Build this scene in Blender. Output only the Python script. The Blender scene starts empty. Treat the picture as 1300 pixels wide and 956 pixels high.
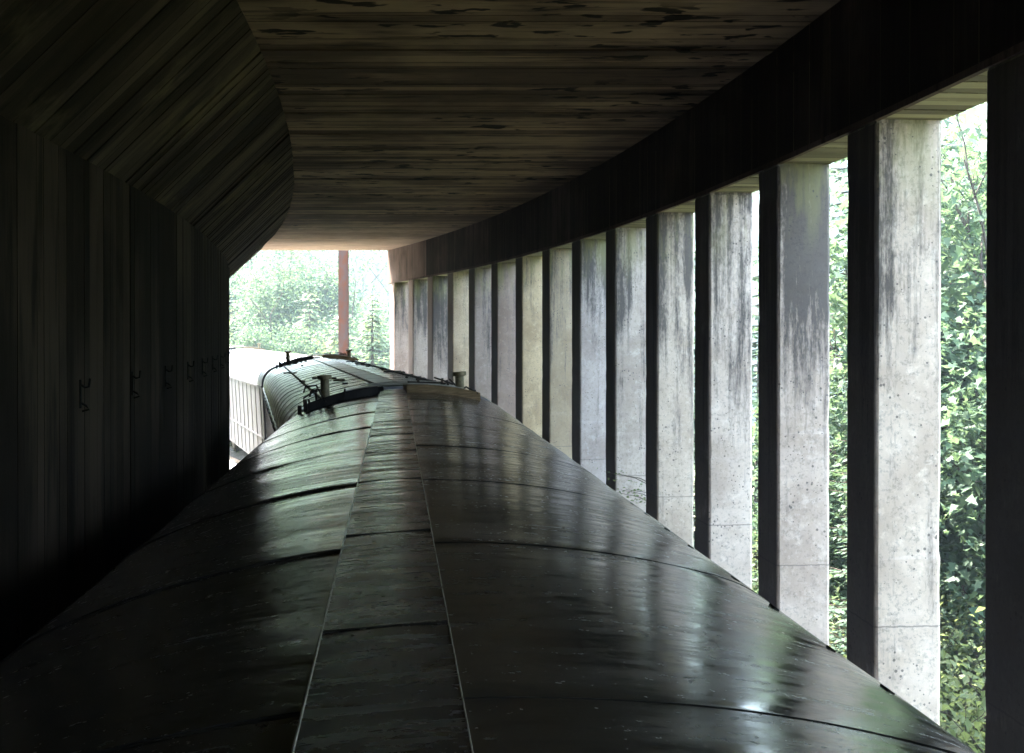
import bpy, math, random
from mathutils import Vector, Matrix, noise
R_ = math.radians
sc = bpy.context.scene
COL = sc.collection
random.seed(11)

# ------------------------------------------------------------------ helpers
def link(o, parent=None):
    COL.objects.link(o)
    if parent: o.parent = parent
    return o
def tag(o, label=None, cat=None, group=None, kind=None):
    if label: o['label'] = label
    if cat: o['category'] = cat
    if group: o['group'] = group
    if kind: o['kind'] = kind
    return o
def empty(name, loc=(0,0,0), rot=(0,0,0)):
    o = bpy.data.objects.new(name, None); o.location = loc; o.rotation_euler = rot
    o.empty_display_size = .3
    return link(o)
def copy_tree(o, parent=None):
    c = o.copy(); link(c); c.parent = parent
    for ch in list(o.children): copy_tree(ch, c)
    return c

class MB:
    def __init__(s): s.v=[]; s.f=[]; s.uv=[]; s.at=[]; s.mi=[]
    def face(s, pts, uv=None, a=0.5, mi=0):
        n=len(s.v); s.v += [tuple(p) for p in pts]; s.f.append(tuple(range(n,n+len(pts))))
        s.uv += uv if uv else [(0,0)]*len(pts); s.at += [a]*len(pts); s.mi.append(mi)
    def box(s, c, d, rot=None, a=.5):
        hx,hy,hz=d[0]/2,d[1]/2,d[2]/2
        P=[Vector((x*hx,y*hy,z*hz)) for x in(-1,1) for y in(-1,1) for z in(-1,1)]
        if rot: P=[rot@p for p in P]
        P=[p+Vector(c) for p in P]
        for q in ((0,1,3,2),(4,6,7,5),(0,4,5,1),(2,3,7,6),(0,2,6,4),(1,5,7,3)):
            s.face([P[i] for i in q], [(P[i].y+P[i].x,P[i].z) for i in q], a)
    def grid(s, rows, a=.5, uvs=None, close=False):
        # rows: list of equal-length point lists, shared verts (smooth)
        n=len(s.v); w=len(rows[0])
        for r in rows: s.v += [tuple(p) for p in r]
        for i in range(len(rows)-1):
            for j in range(w-1 if not close else w):
                k=(j+1)%w
                s.f.append((n+i*w+j, n+i*w+k, n+(i+1)*w+k, n+(i+1)*w+j)); s.mi.append(0)
                s.uv += [(0,0)]*4; s.at += [a]*4
    def tube(s, pts, rad, seg=8, caps=True, a=.5):
        rows=[]; pts=[Vector(p) for p in pts]
        if not hasattr(rad,'__len__'): rad=[rad]*len(pts)
        for i,p in enumerate(pts):
            t=(pts[min(i+1,len(pts)-1)]-pts[max(i-1,0)]).normalized()
            u=t.cross(Vector((0,0,1)))
            if u.length<.01: u=Vector((1,0,0))
            u.normalize(); w=t.cross(u)
            rows.append([p+(u*math.cos(2*math.pi*k/seg)+w*math.sin(2*math.pi*k/seg))*rad[i] for k in range(seg)])
        s.grid(rows,a,close=True)
        if caps:
            s.face(rows[0][::-1],a=a); s.face(rows[-1],a=a)
    def build(s, name, mat, parent=None, smooth=False, angle=None):
        me=bpy.data.meshes.new(name); me.from_pydata(s.v,[],s.f)
        uvl=me.uv_layers.new(name='UVMap')
        flat=[c for p in s.uv for c in p]
        uvl.data.foreach_set('uv', flat)
        at=me.attributes.new('bv','FLOAT','CORNER'); at.data.foreach_set('value', s.at)
        me.polygons.foreach_set('use_smooth',[smooth]*len(me.polygons))
        mats=mat if isinstance(mat,(list,tuple)) else [mat]
        for m in mats: me.materials.append(m)
        if len(mats)>1: me.polygons.foreach_set('material_index', s.mi)
        me.update()
        if smooth and angle:
            me.set_sharp_from_angle(angle=angle)
        o=bpy.data.objects.new(name, me)
        return link(o, parent)

# ------------------------------------------------------------------ material helpers
class NT:
    def __init__(s,name):
        s.m=bpy.data.materials.new(name); s.m.use_nodes=True; s.t=s.m.node_tree; s.t.nodes.clear()
        s.out=s.n('ShaderNodeOutputMaterial')
    def n(s,typ,**k):
        n=s.t.nodes.new(typ)
        for a,b in k.items(): setattr(n,a,b)
        return n
    def l(s,a,b): s.t.links.new(a,b)
    def val(s,sock,v):
        if hasattr(v,'is_output'): s.l(v,sock)
        else: sock.default_value=v
    def math(s,op,a,b=None,c=None,clamp=False):
        n=s.n('ShaderNodeMath',operation=op,use_clamp=clamp); s.val(n.inputs[0],a)
        if b is not None: s.val(n.inputs[1],b)
        if c is not None: s.val(n.inputs[2],c)
        return n.outputs[0]
    def mix(s,f,a,b,typ='MIX'):
        n=s.n('ShaderNodeMix',data_type='RGBA',blend_type=typ)
        s.val(n.inputs[0],f)
        for i,v in ((6,a),(7,b)):
            if hasattr(v,'is_output'): s.l(v,n.inputs[i])
            else: n.inputs[i].default_value=(*v,1) if len(v)==3 else v
        return n.outputs[2]
    def map(s,vec,scale=(1,1,1),loc=(0,0,0)):
        n=s.n('ShaderNodeMapping'); s.l(vec,n.inputs[0]); n.inputs[3].default_value=scale; n.inputs[1].default_value=loc
        return n.outputs[0]
    def noise(s,vec,scale=1,detail=4,rough=.6,dist=0,w=None):
        n=s.n('ShaderNodeTexNoise'); s.l(vec,n.inputs['Vector']); n.inputs['Scale'].default_value=scale
        n.inputs['Detail'].default_value=detail; n.inputs['Roughness'].default_value=rough; n.inputs['Distortion'].default_value=dist
        return n.outputs[0]
    def ramp(s,f,lo,hi,a=0.,b=1.):
        n=s.n('ShaderNodeMapRange',clamp=True); n.interpolation_type='SMOOTHSTEP'
        s.val(n.inputs[0],f); n.inputs[1].default_value=lo; n.inputs[2].default_value=hi; n.inputs[3].default_value=a; n.inputs[4].default_value=b
        return n.outputs[0]
    def attr(s,name):
        n=s.n('ShaderNodeAttribute',attribute_name=name); return n.outputs['Fac']
    def pbr(s,col,rough=.8,metal=0,bump=None,bstr=.3,bdist=.01,spec=None,coat=None):
        p=s.n('ShaderNodeBsdfPrincipled')
        if hasattr(col,'is_output'): s.l(col,p.inputs['Base Color'])
        else: p.inputs['Base Color'].default_value=(*col,1)
        s.val(p.inputs['Roughness'],rough); s.val(p.inputs['Metallic'],metal)
        if spec is not None: p.inputs['Specular IOR Level'].default_value=spec
        if coat: p.inputs['Coat Weight'].default_value=coat[0]; p.inputs['Coat Roughness'].default_value=coat[1]
        if bump is not None:
            b=s.n('ShaderNodeBump'); b.inputs['Strength'].default_value=bstr; b.inputs['Distance'].default_value=bdist
            s.l(bump,b.inputs['Height']); s.l(b.outputs[0],p.inputs['Normal'])
        s.l(p.outputs[0],s.out.inputs[0]); s.p=p
        return s.m

def mat_board(name, dark, mid, light, stain=.5, blot=.0, lichen=None, mouth=None, spec=.04, con=1.):
    """board-marked concrete: u along the gallery, v along the board; attribute bv = tone of each board"""
    t=NT(name); uv=t.n('ShaderNodeTexCoord').outputs['UV']; bv=t.attr('bv')
    grain=t.noise(t.map(uv,(38,1.6,1)),1,5,.65)
    streak=t.noise(t.map(uv,(5.5,.55,1)),1,5,.6,.4)
    cloud=t.noise(t.map(uv,(.55,.5,1)),1,4,.6)
    f=t.math('ADD',t.math('MULTIPLY',bv,.55),t.math('MULTIPLY',grain,.35))
    f=t.math('ADD',f,t.math('MULTIPLY',t.math('SUBTRACT',cloud,.5),1.1))
    c=t.mix(t.ramp(f,.5-.35/con,.5+.35/con),mid,light)
    c=t.mix(t.ramp(streak,.50,.70,0,stain),c,dark)
    if blot:
        b=t.noise(t.map(uv,(4.6,2.3,1),(3.3,1.7,0)),1,3,.5,.25)
        g=t.noise(t.map(uv,(.5,.33,1),(7.1,0,0)),1,2,.5)
        m=t.math('MULTIPLY',t.ramp(b,.57,.62),t.ramp(g,.42,.54))
        c=t.mix(t.math('MULTIPLY',m,blot),c,(dark[0]*.35,dark[1]*.35,dark[2]*.35))
    if lichen:
        l=t.noise(t.map(uv,(.9,.7,1),(1.3,5.7,0)),1,5,.7)
        c=t.mix(t.ramp(l,.52,.72,0,.6),c,lichen)
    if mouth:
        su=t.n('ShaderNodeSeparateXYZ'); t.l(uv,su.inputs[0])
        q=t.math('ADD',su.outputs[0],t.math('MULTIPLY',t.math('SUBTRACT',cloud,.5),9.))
        c=t.mix(t.ramp(q,mouth[1],40.5,0,.85),c,t.mix(t.ramp(grain,.35,.65),(mouth[0][0]*.6,mouth[0][1]*.6,mouth[0][2]*.6),mouth[0]))  # colour lightened toward the mouth to stand in for bounced daylight
    fine=t.noise(t.map(uv,(60,60,1)),1,3,.6)
    h=t.math('ADD',t.math('MULTIPLY',grain,.6),t.math('MULTIPLY',fine,.3))
    return t.pbr(c,.92,0,h,.5,.01,spec)

def mat_pillar():
    t=NT('weathered_column_concrete'); tc=t.n('ShaderNodeTexCoord'); ob=tc.outputs['Object']
    oi=t.n('ShaderNodeObjectInfo'); rnd=oi.outputs['Random']
    off=t.n('ShaderNodeVectorMath',operation='SCALE'); t.l(oi.outputs['Location'],off.inputs[0]); off.inputs['Scale'].default_value=3.7
    cb=t.n('ShaderNodeCombineXYZ'); t.l(t.math('MULTIPLY',rnd,57.),cb.inputs[0]); t.l(t.math('MULTIPLY',rnd,91.),cb.inputs[1])
    ad=t.n('ShaderNodeVectorMath',operation='ADD'); t.l(ob,ad.inputs[0]); t.l(cb.outputs[0],ad.inputs[1]); v=ad.outputs[0]
    z=t.n('ShaderNodeSeparateXYZ'); t.l(ob,z.inputs[0]); zz=z.outputs[2]
    cloud=t.noise(t.map(v,(1.2,1.2,.9)),1.3,5,.65)
    mott=t.noise(v,9,5,.7)
    r2=t.math('FRACT',t.math('MULTIPLY',rnd,7.31))
    base=t.mix(1.,(.60,.505,.43),oi.outputs['Color'],'MULTIPLY')
    c=t.mix(t.ramp(cloud,.35,.68,.0,.7),base,t.mix(1.,(.60,.56,.53),base,'MULTIPLY'))
    c=t.mix(t.ramp(mott,.50,.72,0,.55),c,t.mix(1.,(.74,.655,.57),oi.outputs['Color'],'MULTIPLY'))
    c=t.mix(t.ramp(t.noise(v,26,5,.75),.50,.66,0,.5),c,(.22,.19,.165))
    # vertical dark run-off streaks, heavier toward the top
    s1=t.noise(t.map(v,(10,10,.30)),1,5,.66,.15)
    s2=t.noise(t.map(v,(3.2,3.2,.5),(4,2,0)),1,4,.6,.5)
    hgt=t.ramp(zz,3.0,6.5)
    rough_edge=t.noise(t.map(v,(22,22,7)),1,4,.7)
    sm=t.math('ADD',t.math('MULTIPLY',s1,.6),t.math('MULTIPLY',s2,.55))
    sm=t.math('ADD',sm,t.math('MULTIPLY',t.math('SUBTRACT',rough_edge,.5),.18))
    gr=t.noise(t.map(v,(60,60,16)),1,4,.7)
    sm=t.math('ADD',sm,t.math('MULTIPLY',t.math('SUBTRACT',gr,.5),.22))
    thr=t.math('SUBTRACT',sm,t.math('SUBTRACT',.70,t.math('MULTIPLY',hgt,oi.outputs['Alpha'])))
    c=t.mix(t.ramp(thr,-.05,.03,0,.35),c,(.16,.14,.13))
    c=t.mix(t.ramp(thr,.0,.13,0,.8),c,(.060,.055,.054))
    # yellow-green algae just under the beam
    alg=t.math('MULTIPLY',t.ramp(zz,5.5,6.5),t.ramp(t.noise(t.map(v,(6,6,1.2)),1,4,.6),.42,.62))
    c=t.mix(t.math('MULTIPLY',alg,.55),c,(.30,.29,.13))
    # blow holes
    vo=t.n('ShaderNodeTexVoronoi',feature='F1'); t.l(v,vo.inputs['Vector']); vo.inputs['Scale'].default_value=24
    vn=t.noise(v,3.5,3,.6)
    pit=t.math('LESS_THAN',vo.outputs['Distance'],t.ramp(vn,.42,.72,.06,.30))
    pc=t.n('ShaderNodeSeparateColor'); t.l(vo.outputs['Color'],pc.inputs[0])
    pit=t.math('MULTIPLY',pit,t.math('GREATER_THAN',pc.outputs[0],.35))
    c=t.mix(t.math('MULTIPLY',pit,.75),c,(.10,.09,.085))
    # pour joint
    jt=t.math('LESS_THAN',t.math('ABSOLUTE',t.math('SUBTRACT',zz,t.math('ADD',2.9,t.math('MULTIPLY',t.math('SUBTRACT',mott,.5),.03)))),.006)
    c=t.mix(t.math('MULTIPLY',jt,.6),c,(.16,.14,.13))
    # track-side shade put into the colour; far columns lightened for mouth daylight
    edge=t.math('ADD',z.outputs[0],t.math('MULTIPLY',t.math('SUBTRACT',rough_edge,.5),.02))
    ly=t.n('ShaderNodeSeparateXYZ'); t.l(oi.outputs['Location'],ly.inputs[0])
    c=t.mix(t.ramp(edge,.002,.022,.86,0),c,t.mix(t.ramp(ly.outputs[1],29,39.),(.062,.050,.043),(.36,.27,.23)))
    h=t.math('SUBTRACT',t.math('ADD',t.math('MULTIPLY',mott,.5),t.math('MULTIPLY',s1,.4)),t.math('MULTIPLY',pit,.8))
    return t.pbr(c,.9,0,h,.45,.012,.25)

def mat_roof(name, base, light, rough, streak, dirt, bstr, metal=0., spec=.62):
    t=NT(name); ob=t.n('ShaderNodeTexCoord').outputs['Object']
    big=t.noise(t.map(ob,(.9,1.6,.9)),1,3,.5)
    mid=t.noise(t.map(ob,(1.0,7.0,1.0),(2,3,0)),1,4,.55,.2)
    fine=t.noise(t.map(ob,(3,16,3)),1,5,.6)
    spot=t.noise(ob,34,4,.7)
    c=t.mix(t.ramp(mid,.4,.7),base,light)
    c=t.mix(t.ramp(spot,.62,.74,0,.6),c,dirt)
    drip=t.noise(t.map(ob,(1.2,26,1.2)),1,3,.6)
    c=t.mix(t.ramp(drip,.58,.75,0,.5),c,dirt)
    r=t.math('ADD',t.ramp(fine,.3,.75,-.06,.12),t.math('ADD',rough,t.ramp(spot,.5,.8,0,.15)))
    h=t.math('ADD',t.math('MULTIPLY',big,1.0),t.math('MULTIPLY',mid,streak))
    h=t.math('ADD',h,t.math('MULTIPLY',spot,.012))
    return t.pbr(c,r,metal,h,bstr,.05,spec)

def mat_simple(name,c1,c2,rough=.7,metal=0,scale=12,b=.3,bd=.004,spec=.4,stretch=(1,1,1)):
    t=NT(name); ob=t.n('ShaderNodeTexCoord').outputs['Object']
    n=t.noise(t.map(ob,stretch),scale,5,.65)
    return t.pbr(t.mix(t.ramp(n,.35,.68),c1,c2),rough,metal,n,b,bd,spec)

def mat_leaf(name,c1,c2,trans=.45,rough=.5):
    t=NT(name); bv=t.attr('bv')
    c=t.mix(bv,c1,c2)
    p=t.n('ShaderNodeBsdfPrincipled'); t.l(c,p.inputs['Base Color']); p.inputs['Roughness'].default_value=rough
    p.inputs['Specular IOR Level'].default_value=.2
    tr=t.n('ShaderNodeBsdfTranslucent'); t.l(t.mix(.5,c,(c2[0]*1.5,c2[1]*1.5,c2[2]*.9)),tr.inputs[0])
    mx=t.n('ShaderNodeMixShader'); mx.inputs[0].default_value=trans
    t.l(p.outputs[0],mx.inputs[1]); t.l(tr.outputs[0],mx.inputs[2]); t.l(mx.outputs[0],t.out.inputs[0])
    return t.m

M={}
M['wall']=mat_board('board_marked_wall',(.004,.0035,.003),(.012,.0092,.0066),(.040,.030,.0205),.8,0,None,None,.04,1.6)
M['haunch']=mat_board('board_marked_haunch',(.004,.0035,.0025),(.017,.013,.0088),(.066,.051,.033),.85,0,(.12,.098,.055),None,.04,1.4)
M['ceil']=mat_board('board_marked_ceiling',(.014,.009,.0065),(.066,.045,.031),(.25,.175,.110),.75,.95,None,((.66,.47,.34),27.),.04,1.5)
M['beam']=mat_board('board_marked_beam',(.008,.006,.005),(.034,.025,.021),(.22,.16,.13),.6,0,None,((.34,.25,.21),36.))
M['soffit']=mat_board('beam_soffit',(.07,.06,.04),(.20,.17,.115),(.42,.37,.23),.5,0,None,None,.2,1.4)
M['pillar']=mat_pillar()
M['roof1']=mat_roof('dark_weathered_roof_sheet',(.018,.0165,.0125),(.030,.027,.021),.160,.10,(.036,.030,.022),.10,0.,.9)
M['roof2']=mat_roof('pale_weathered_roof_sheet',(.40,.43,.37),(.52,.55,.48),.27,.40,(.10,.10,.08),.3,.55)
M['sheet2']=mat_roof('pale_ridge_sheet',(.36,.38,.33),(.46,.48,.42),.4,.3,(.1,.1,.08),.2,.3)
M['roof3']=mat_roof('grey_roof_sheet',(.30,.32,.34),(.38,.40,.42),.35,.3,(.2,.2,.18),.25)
M['strip']=mat_roof('ridge_sheet',(.022,.021,.018),(.036,.034,.029),.22,.12,(.05,.044,.034),.16)
M['seam']=mat_simple('black_caulk',(.006,.006,.005),(.014,.013,.011),.9,0,12,.3,.004,.05)
M['bead']=mat_simple('worn_edge_metal',(.20,.19,.15),(.42,.41,.36),.4,.5,9,.2)
M['beaddull']=mat_simple('dull_edge_metal',(.10,.09,.06),(.20,.18,.13),.5,.2,9,.2)
M['wood']=mat_simple('weathered_brown_board',(.13,.085,.042),(.25,.17,.09),.8,0,5,.5,.004,.3,(1,8,8))
M['shadewood']=mat_simple('shaded_board',(.010,.009,.008),(.03,.027,.022),.75,0,6)  # shade on the left end boards painted in as near-black wood
M['sheet']=mat_simple('bare_walkway_sheet',(.26,.25,.20),(.42,.40,.34),.55,0,7)
M['pipe']=mat_simple('ochre_painted_iron',(.10,.082,.045),(.19,.155,.085),.6,.2,14,.4)
M['iron']=mat_simple('dark_iron',(.012,.011,.010),(.05,.035,.025),.65,.4,20,.4)
M['rust']=mat_simple('rusty_steel',(.16,.062,.036),(.12,.085,.08),.85,.1,3.5,.6,.008,.2,(1,1,.5))
M['body']=mat_simple('coach_side_paint',(.13,.125,.15),(.19,.18,.20),.35,0,1.5,.05)
M['bodypale']=mat_simple('pale_side_panels',(.05,.048,.060),(.095,.09,.11),.5,0,1.2,.05)
M['bodyg']=mat_simple('coach_end_paint',(.03,.035,.03),(.06,.06,.05),.5,0,3,.05)
t=NT('coach_glass'); M['glass']=t.pbr((.02,.022,.025),.06,0,spec=.8)
M['bark']=mat_simple('bark',(.045,.035,.028),(.14,.115,.095),.95,0,7,.9,.03,.2,(1,1,.25))
M['twig']=mat_simple('dead_twig',(.03,.024,.018),(.09,.07,.055),.95,0,9)
M['leafA']=mat_leaf('broad_leaf',(.045,.095,.062),(.105,.155,.090),.45)
M['leafB']=mat_leaf('yellow_green_leaf',(.075,.115,.055),(.16,.19,.085),.5)
M['needle']=mat_leaf('needle_spray',(.035,.07,.05),(.08,.13,.075),.3,.6)
M['needleL']=mat_leaf('light_needle_spray',(.10,.15,.10),(.20,.25,.15),.4,.6)
M['steel']=mat_simple('rail_steel',(.10,.06,.04),(.25,.22,.20),.4,.8,6)
def mat_ground():
    t=NT('forest_floor'); ob=t.n('ShaderNodeTexCoord').outputs['Object']
    a=t.noise(ob,.22,6,.65); b=t.noise(ob,3.,5,.7); g=t.noise(ob,22,4,.7)
    c=t.mix(t.ramp(a,.4,.6),(.075,.10,.035),(.12,.10,.065))
    c=t.mix(t.ramp(b,.45,.7,0,.6),c,(.05,.065,.022))
    c=t.mix(t.ramp(g,.55,.8,0,.5),c,(.16,.15,.09))
    return t.pbr(c,.95,0,t.math('ADD',b,g),.8,.06,.2)
M['ground']=mat_ground()
def mat_ballast(name,c1,c2):
    t=NT(name); ob=t.n('ShaderNodeTexCoord').outputs['Object']
    vo=t.n('ShaderNodeTexVoronoi',feature='F1'); t.l(ob,vo.inputs['Vector']); vo.inputs['Scale'].default_value=20
    sc_=t.n('ShaderNodeSeparateColor'); t.l(vo.outputs['Color'],sc_.inputs[0])
    c=t.mix(sc_.outputs[0],c1,c2); c=t.mix(t.ramp(t.noise(ob,.8,4,.6),.4,.7,0,.5),c,(.09,.075,.06))
    return t.pbr(c,.95,0,t.math('SUBTRACT',1,vo.outputs['Distance']),.9,.03,.2)
M['ballast']=mat_ballast('ballast_stone',(.16,.15,.14),(.36,.34,.32))
M['gravel']=mat_ballast('pale_gravel',(.30,.28,.25),(.50,.48,.44))
def mat_hill():
    t=NT('forested_slope'); ob=t.n('ShaderNodeTexCoord').outputs['Object']
    a=t.noise(ob,.010,6,.6); b=t.noise(t.map(ob,(1,1,.4)),.11,6,.7)
    c=t.mix(t.ramp(b,.38,.62),(.014,.028,.022),(.040,.065,.040))
    c=t.mix(t.ramp(a,.55,.68,0,.7),c,(.07,.085,.055))
    return t.pbr(c,.95,0,b,1.,4.,.1)
M['hill']=mat_hill()

# ------------------------------------------------------------------ camera (metres; rail top about z=0)
CZ=5.0
cam=bpy.data.cameras.new('camera'); co=bpy.data.objects.new('camera',cam); COL.objects.link(co); sc.camera=co
F=1608.7
cam.sensor_width=36; cam.lens=36*F/1300; cam.clip_end=6000; cam.clip_start=.05
cam.shift_y=-(478-433)/1300
co.location=(0,0,CZ); co.rotation_euler=(R_(90)-math.atan((433-420.3)/F),0,0)

# ------------------------------------------------------------------ gallery plan curves
Rw=119.46; XC=2.907-Rw
Y0,Y1=-34.0,39.75
def circ(r,y): return XC+math.sqrt(r*r-y*y)
def red(y):
    K=[(-99,0),(19.5,0),(25.5,.10),(30,.24),(36.3,.54),(39.8,.9),(99,1.2)]
    for (a,b),(c,d) in zip(K,K[1:]):
        if y<=c: return b+(d-b)*(y-a)/(c-a)
def Xr(y): return circ(Rw,y)
def Xce(y): return circ(Rw-4.605,y)+red(y)
def Xw(y): return circ(Rw-5.83,y)+red(y)
ZB,ZC,ZH=6.5,CZ+1.6884*1.5,6.35

gal=empty('concrete_gallery',(0,0,0))
tag(gal,'dark board-marked concrete avalanche gallery curving left over the train, open on its right between columns','gallery')

def boards(y0,y1,wmin,wmax,amp,seed,wild=.15):
    rg=random.Random(seed); out=[]; y=y0; tone=.5
    while y<y1:
        w=rg.uniform(wmin,wmax); e=min(y1,y+w)
        tone=.55*tone+.45*rg.random() if rg.random()>wild else rg.random()
        out.append((y,e,rg.uniform(-amp,amp)*(2.2 if rg.random()<.12 else 1),tone)); y=e
    return out
def relief(name, pa, pb, nrm, bds, nseg, mat, thick_pts):
    """surface between curve pa(y) and pb(y) as separate boards, closed off behind by thick_pts(y) polyline"""
    mb=MB(); prev=None; vlen=(Vector(pa(0))-Vector(pb(0))).length
    for (a,b,o,tone) in bds:
        A0=Vector(pa(a))+nrm*o; A1=Vector(pa(b))+nrm*o; B0=Vector(pb(a))+nrm*o; B1=Vector(pb(b))+nrm*o
        for k in range(nseg):
            t0,t1=k/nseg,(k+1)/nseg
            mb.face([A0.lerp(B0,t0),A1.lerp(B1,t0),A1.lerp(B1,t1),A0.lerp(B0,t1)],
                    [(a,t0*vlen),(b,t0*vlen),(b,t1*vlen),(a,t1*vlen)],tone)
        if prev is not None:
            mb.face([prev[0],A0,B0,prev[1]],[(a,0),(a,0),(a,vlen),(a,vlen)],.1)
        prev=(A1,B1)
    ys=[bds[0][0]+(bds[-1][1]-bds[0][0])*i/40 for i in range(41)]
    for y,z in zip(ys,ys[1:]):
        P=thick_pts(y); Q=thick_pts(z)
        for k in range(len(P)-1): mb.face([P[k],P[k+1],Q[k+1],Q[k]],[(y,k),(y,k+1),(z,k+1),(z,k)],.5)
    for y in (ys[0],ys[-1]):
        P=thick_pts(y); mb.face(P,[(p[0],p[2]) for p in P],.5)
    return mb.build(name,mat,gal)

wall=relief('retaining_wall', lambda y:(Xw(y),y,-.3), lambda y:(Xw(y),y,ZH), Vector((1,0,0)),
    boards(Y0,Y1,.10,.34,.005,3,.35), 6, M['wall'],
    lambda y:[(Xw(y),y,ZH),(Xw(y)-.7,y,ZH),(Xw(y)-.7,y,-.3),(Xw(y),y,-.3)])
nh=Vector((ZC-ZH,0,-(1.225))).normalized()
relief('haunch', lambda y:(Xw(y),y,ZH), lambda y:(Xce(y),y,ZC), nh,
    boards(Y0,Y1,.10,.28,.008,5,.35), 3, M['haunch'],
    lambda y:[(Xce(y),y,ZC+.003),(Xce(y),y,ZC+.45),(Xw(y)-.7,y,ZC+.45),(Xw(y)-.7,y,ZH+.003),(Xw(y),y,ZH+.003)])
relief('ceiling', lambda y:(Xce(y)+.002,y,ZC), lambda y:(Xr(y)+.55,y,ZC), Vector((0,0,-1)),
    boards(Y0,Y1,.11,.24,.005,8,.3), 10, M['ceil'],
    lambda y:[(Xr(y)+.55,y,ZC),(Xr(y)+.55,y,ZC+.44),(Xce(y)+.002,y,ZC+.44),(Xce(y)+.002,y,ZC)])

SP,S0,PW,PD=1.5733*1.5,4.8128*1.5,.4013*1.5,.3262*1.5
def bay(s): return (s-S0)/SP
def onarc(s,off,z): a=s/Rw; return Vector((XC+(Rw+off)*math.cos(a),(Rw+off)*math.sin(a),z))
# edge beam: inner face of vertical boards, one tone per bay with the last two painted lighter for mouth daylight, soffit stripes across
mb=MB(); rg=random.Random(4); s=-36.0; tones={}
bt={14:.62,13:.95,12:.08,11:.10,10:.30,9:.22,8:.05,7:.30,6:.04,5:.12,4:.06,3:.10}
send=Rw*math.asin(Y1/Rw)
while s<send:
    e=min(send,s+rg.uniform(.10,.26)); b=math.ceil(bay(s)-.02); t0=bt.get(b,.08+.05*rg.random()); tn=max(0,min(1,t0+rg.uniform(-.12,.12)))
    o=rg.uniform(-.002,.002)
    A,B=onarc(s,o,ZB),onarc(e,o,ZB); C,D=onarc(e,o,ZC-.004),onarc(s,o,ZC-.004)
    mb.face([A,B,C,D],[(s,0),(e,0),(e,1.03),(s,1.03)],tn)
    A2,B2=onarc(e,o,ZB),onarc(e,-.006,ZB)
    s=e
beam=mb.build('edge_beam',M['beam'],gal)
mb=MB(); s=-36.0
while s<send:
    e=min(send,s+rg.uniform(.12,.2)); tn=rg.random(); z=ZB+rg.uniform(-.004,.004)
    mb.face([onarc(s,-.006,z),onarc(s,PD,z),onarc(e,PD,z),onarc(e,-.006,z)],[(s,0),(s,.5),(e,.5),(e,0)],tn)
    mb.face([onarc(s,PD,z),onarc(s,PD,ZC),onarc(e,PD,ZC),onarc(e,PD,z)],[(s,0),(s,1),(e,1),(e,0)],tn)
    s=e
mb.face([onarc(send,0,ZB),onarc(send,PD,ZB),onarc(send,PD,ZC),onarc(send,0,ZC)],[(0,0),(1,0),(1,1),(0,1)],.8)
mb.build('beam_soffit',M['soffit'],gal)
# low fillet lip along the inner bottom edge of the beam
mb=MB(); N=120
for i in range(N):
    a=-36+(send+36)*i/N; b=-36+(send+36)*(i+1)/N
    P=[(-.012,ZB+.035),(-.012,ZB-.012),(.03,ZB-.012)]
    for (o0,z0),(o1,z1) in zip(P,P[1:]):
        mb.face([onarc(a,o0,z0),onarc(b,o0,z0),onarc(b,o1,z1),onarc(a,o1,z1)],[(a,0),(b,0),(b,.1),(a,.1)],.55)
mb.build('drip_edge',M['beam'],gal)

# columns: local x outward, y along, origin at inner-far corner on the ground
def pillar_mesh(sd=2):
    mb=MB(); c=.026; w=PW; d=PD; rg=random.Random(sd)
    prof=[(c,0),(0,-c),(0,-w+c),(c,-w),(d-c,-w),(d,-w+c),(d,-c),(d-c,0)]
    rows=[]
    zs=[-2.6,0]; 
    while zs[-1]<ZB-.3: zs.append(zs[-1]+rg.uniform(.05,.22))
    zs.append(ZB-.03)
    for z in zs:
        row=[]
        for q in range(0,8,2):
            k=rg.uniform(.003,.011) if rg.random()<.13 else 0
            for (x,y) in (prof[q],prof[q+1]):
                dx=(d/2-x); dy=(-w/2-y); n=math.hypot(dx,dy)
                row.append((x+dx/n*k+rg.uniform(-.0016,.0016),y+dy/n*k+rg.uniform(-.0016,.0016),z))
        rows.append(row)
    for r0,r1 in zip(rows,rows[1:]):
        for j in range(8):
            k=(j+1)%8
            mb.face([r0[j],r1[j],r1[k],r0[k]],None,.5)
    mb.face(rows[-1]); mb.face(rows[0][::-1])
    # recessed neck right under the beam
    n=.012; q=[(n,-w+n),(d-n,-w+n),(d-n,-n),(n,-n)]
    a=[(x,y,ZB-.03) for x,y in q]; b=[(x,y,ZB+.0) for x,y in q]
    for j in range(4): mb.face([a[j],b[j],b[(j+1)%4],a[(j+1)%4]])
    return mb
pil=None
for i in list(range(0,15))+list(range(-14,0)):
    s=S0+i*SP
    if i in (0,1,2,3,4): o=pillar_mesh(i+2).build('column',M['pillar'],gal); pil=o
    else: o=pil.copy(); link(o,gal)
    o.color={1:(1.22,1.18,1.14,.215),2:(1.04,1.0,1.0,.30),3:(1.10,1.08,1.08,.17),4:(.95,.93,.89,.21),5:(.84,.85,.86,.16),6:(.74,.76,.82,.26),7:(.66,.62,.50,.13),
      8:(.90,.82,.62,.08),9:(.58,.52,.52,.14),10:(.64,.60,.61,.16),11:(.92,.85,.70,.06),12:(.74,.71,.72,.24),13:(.76,.72,.72,.20),14:(.88,.80,.80,.17)}.get(i,(.9,.88,.86,.15))
    o.location=onarc(s,0,0); o.rotation_euler=(0,0,s/Rw)
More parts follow.
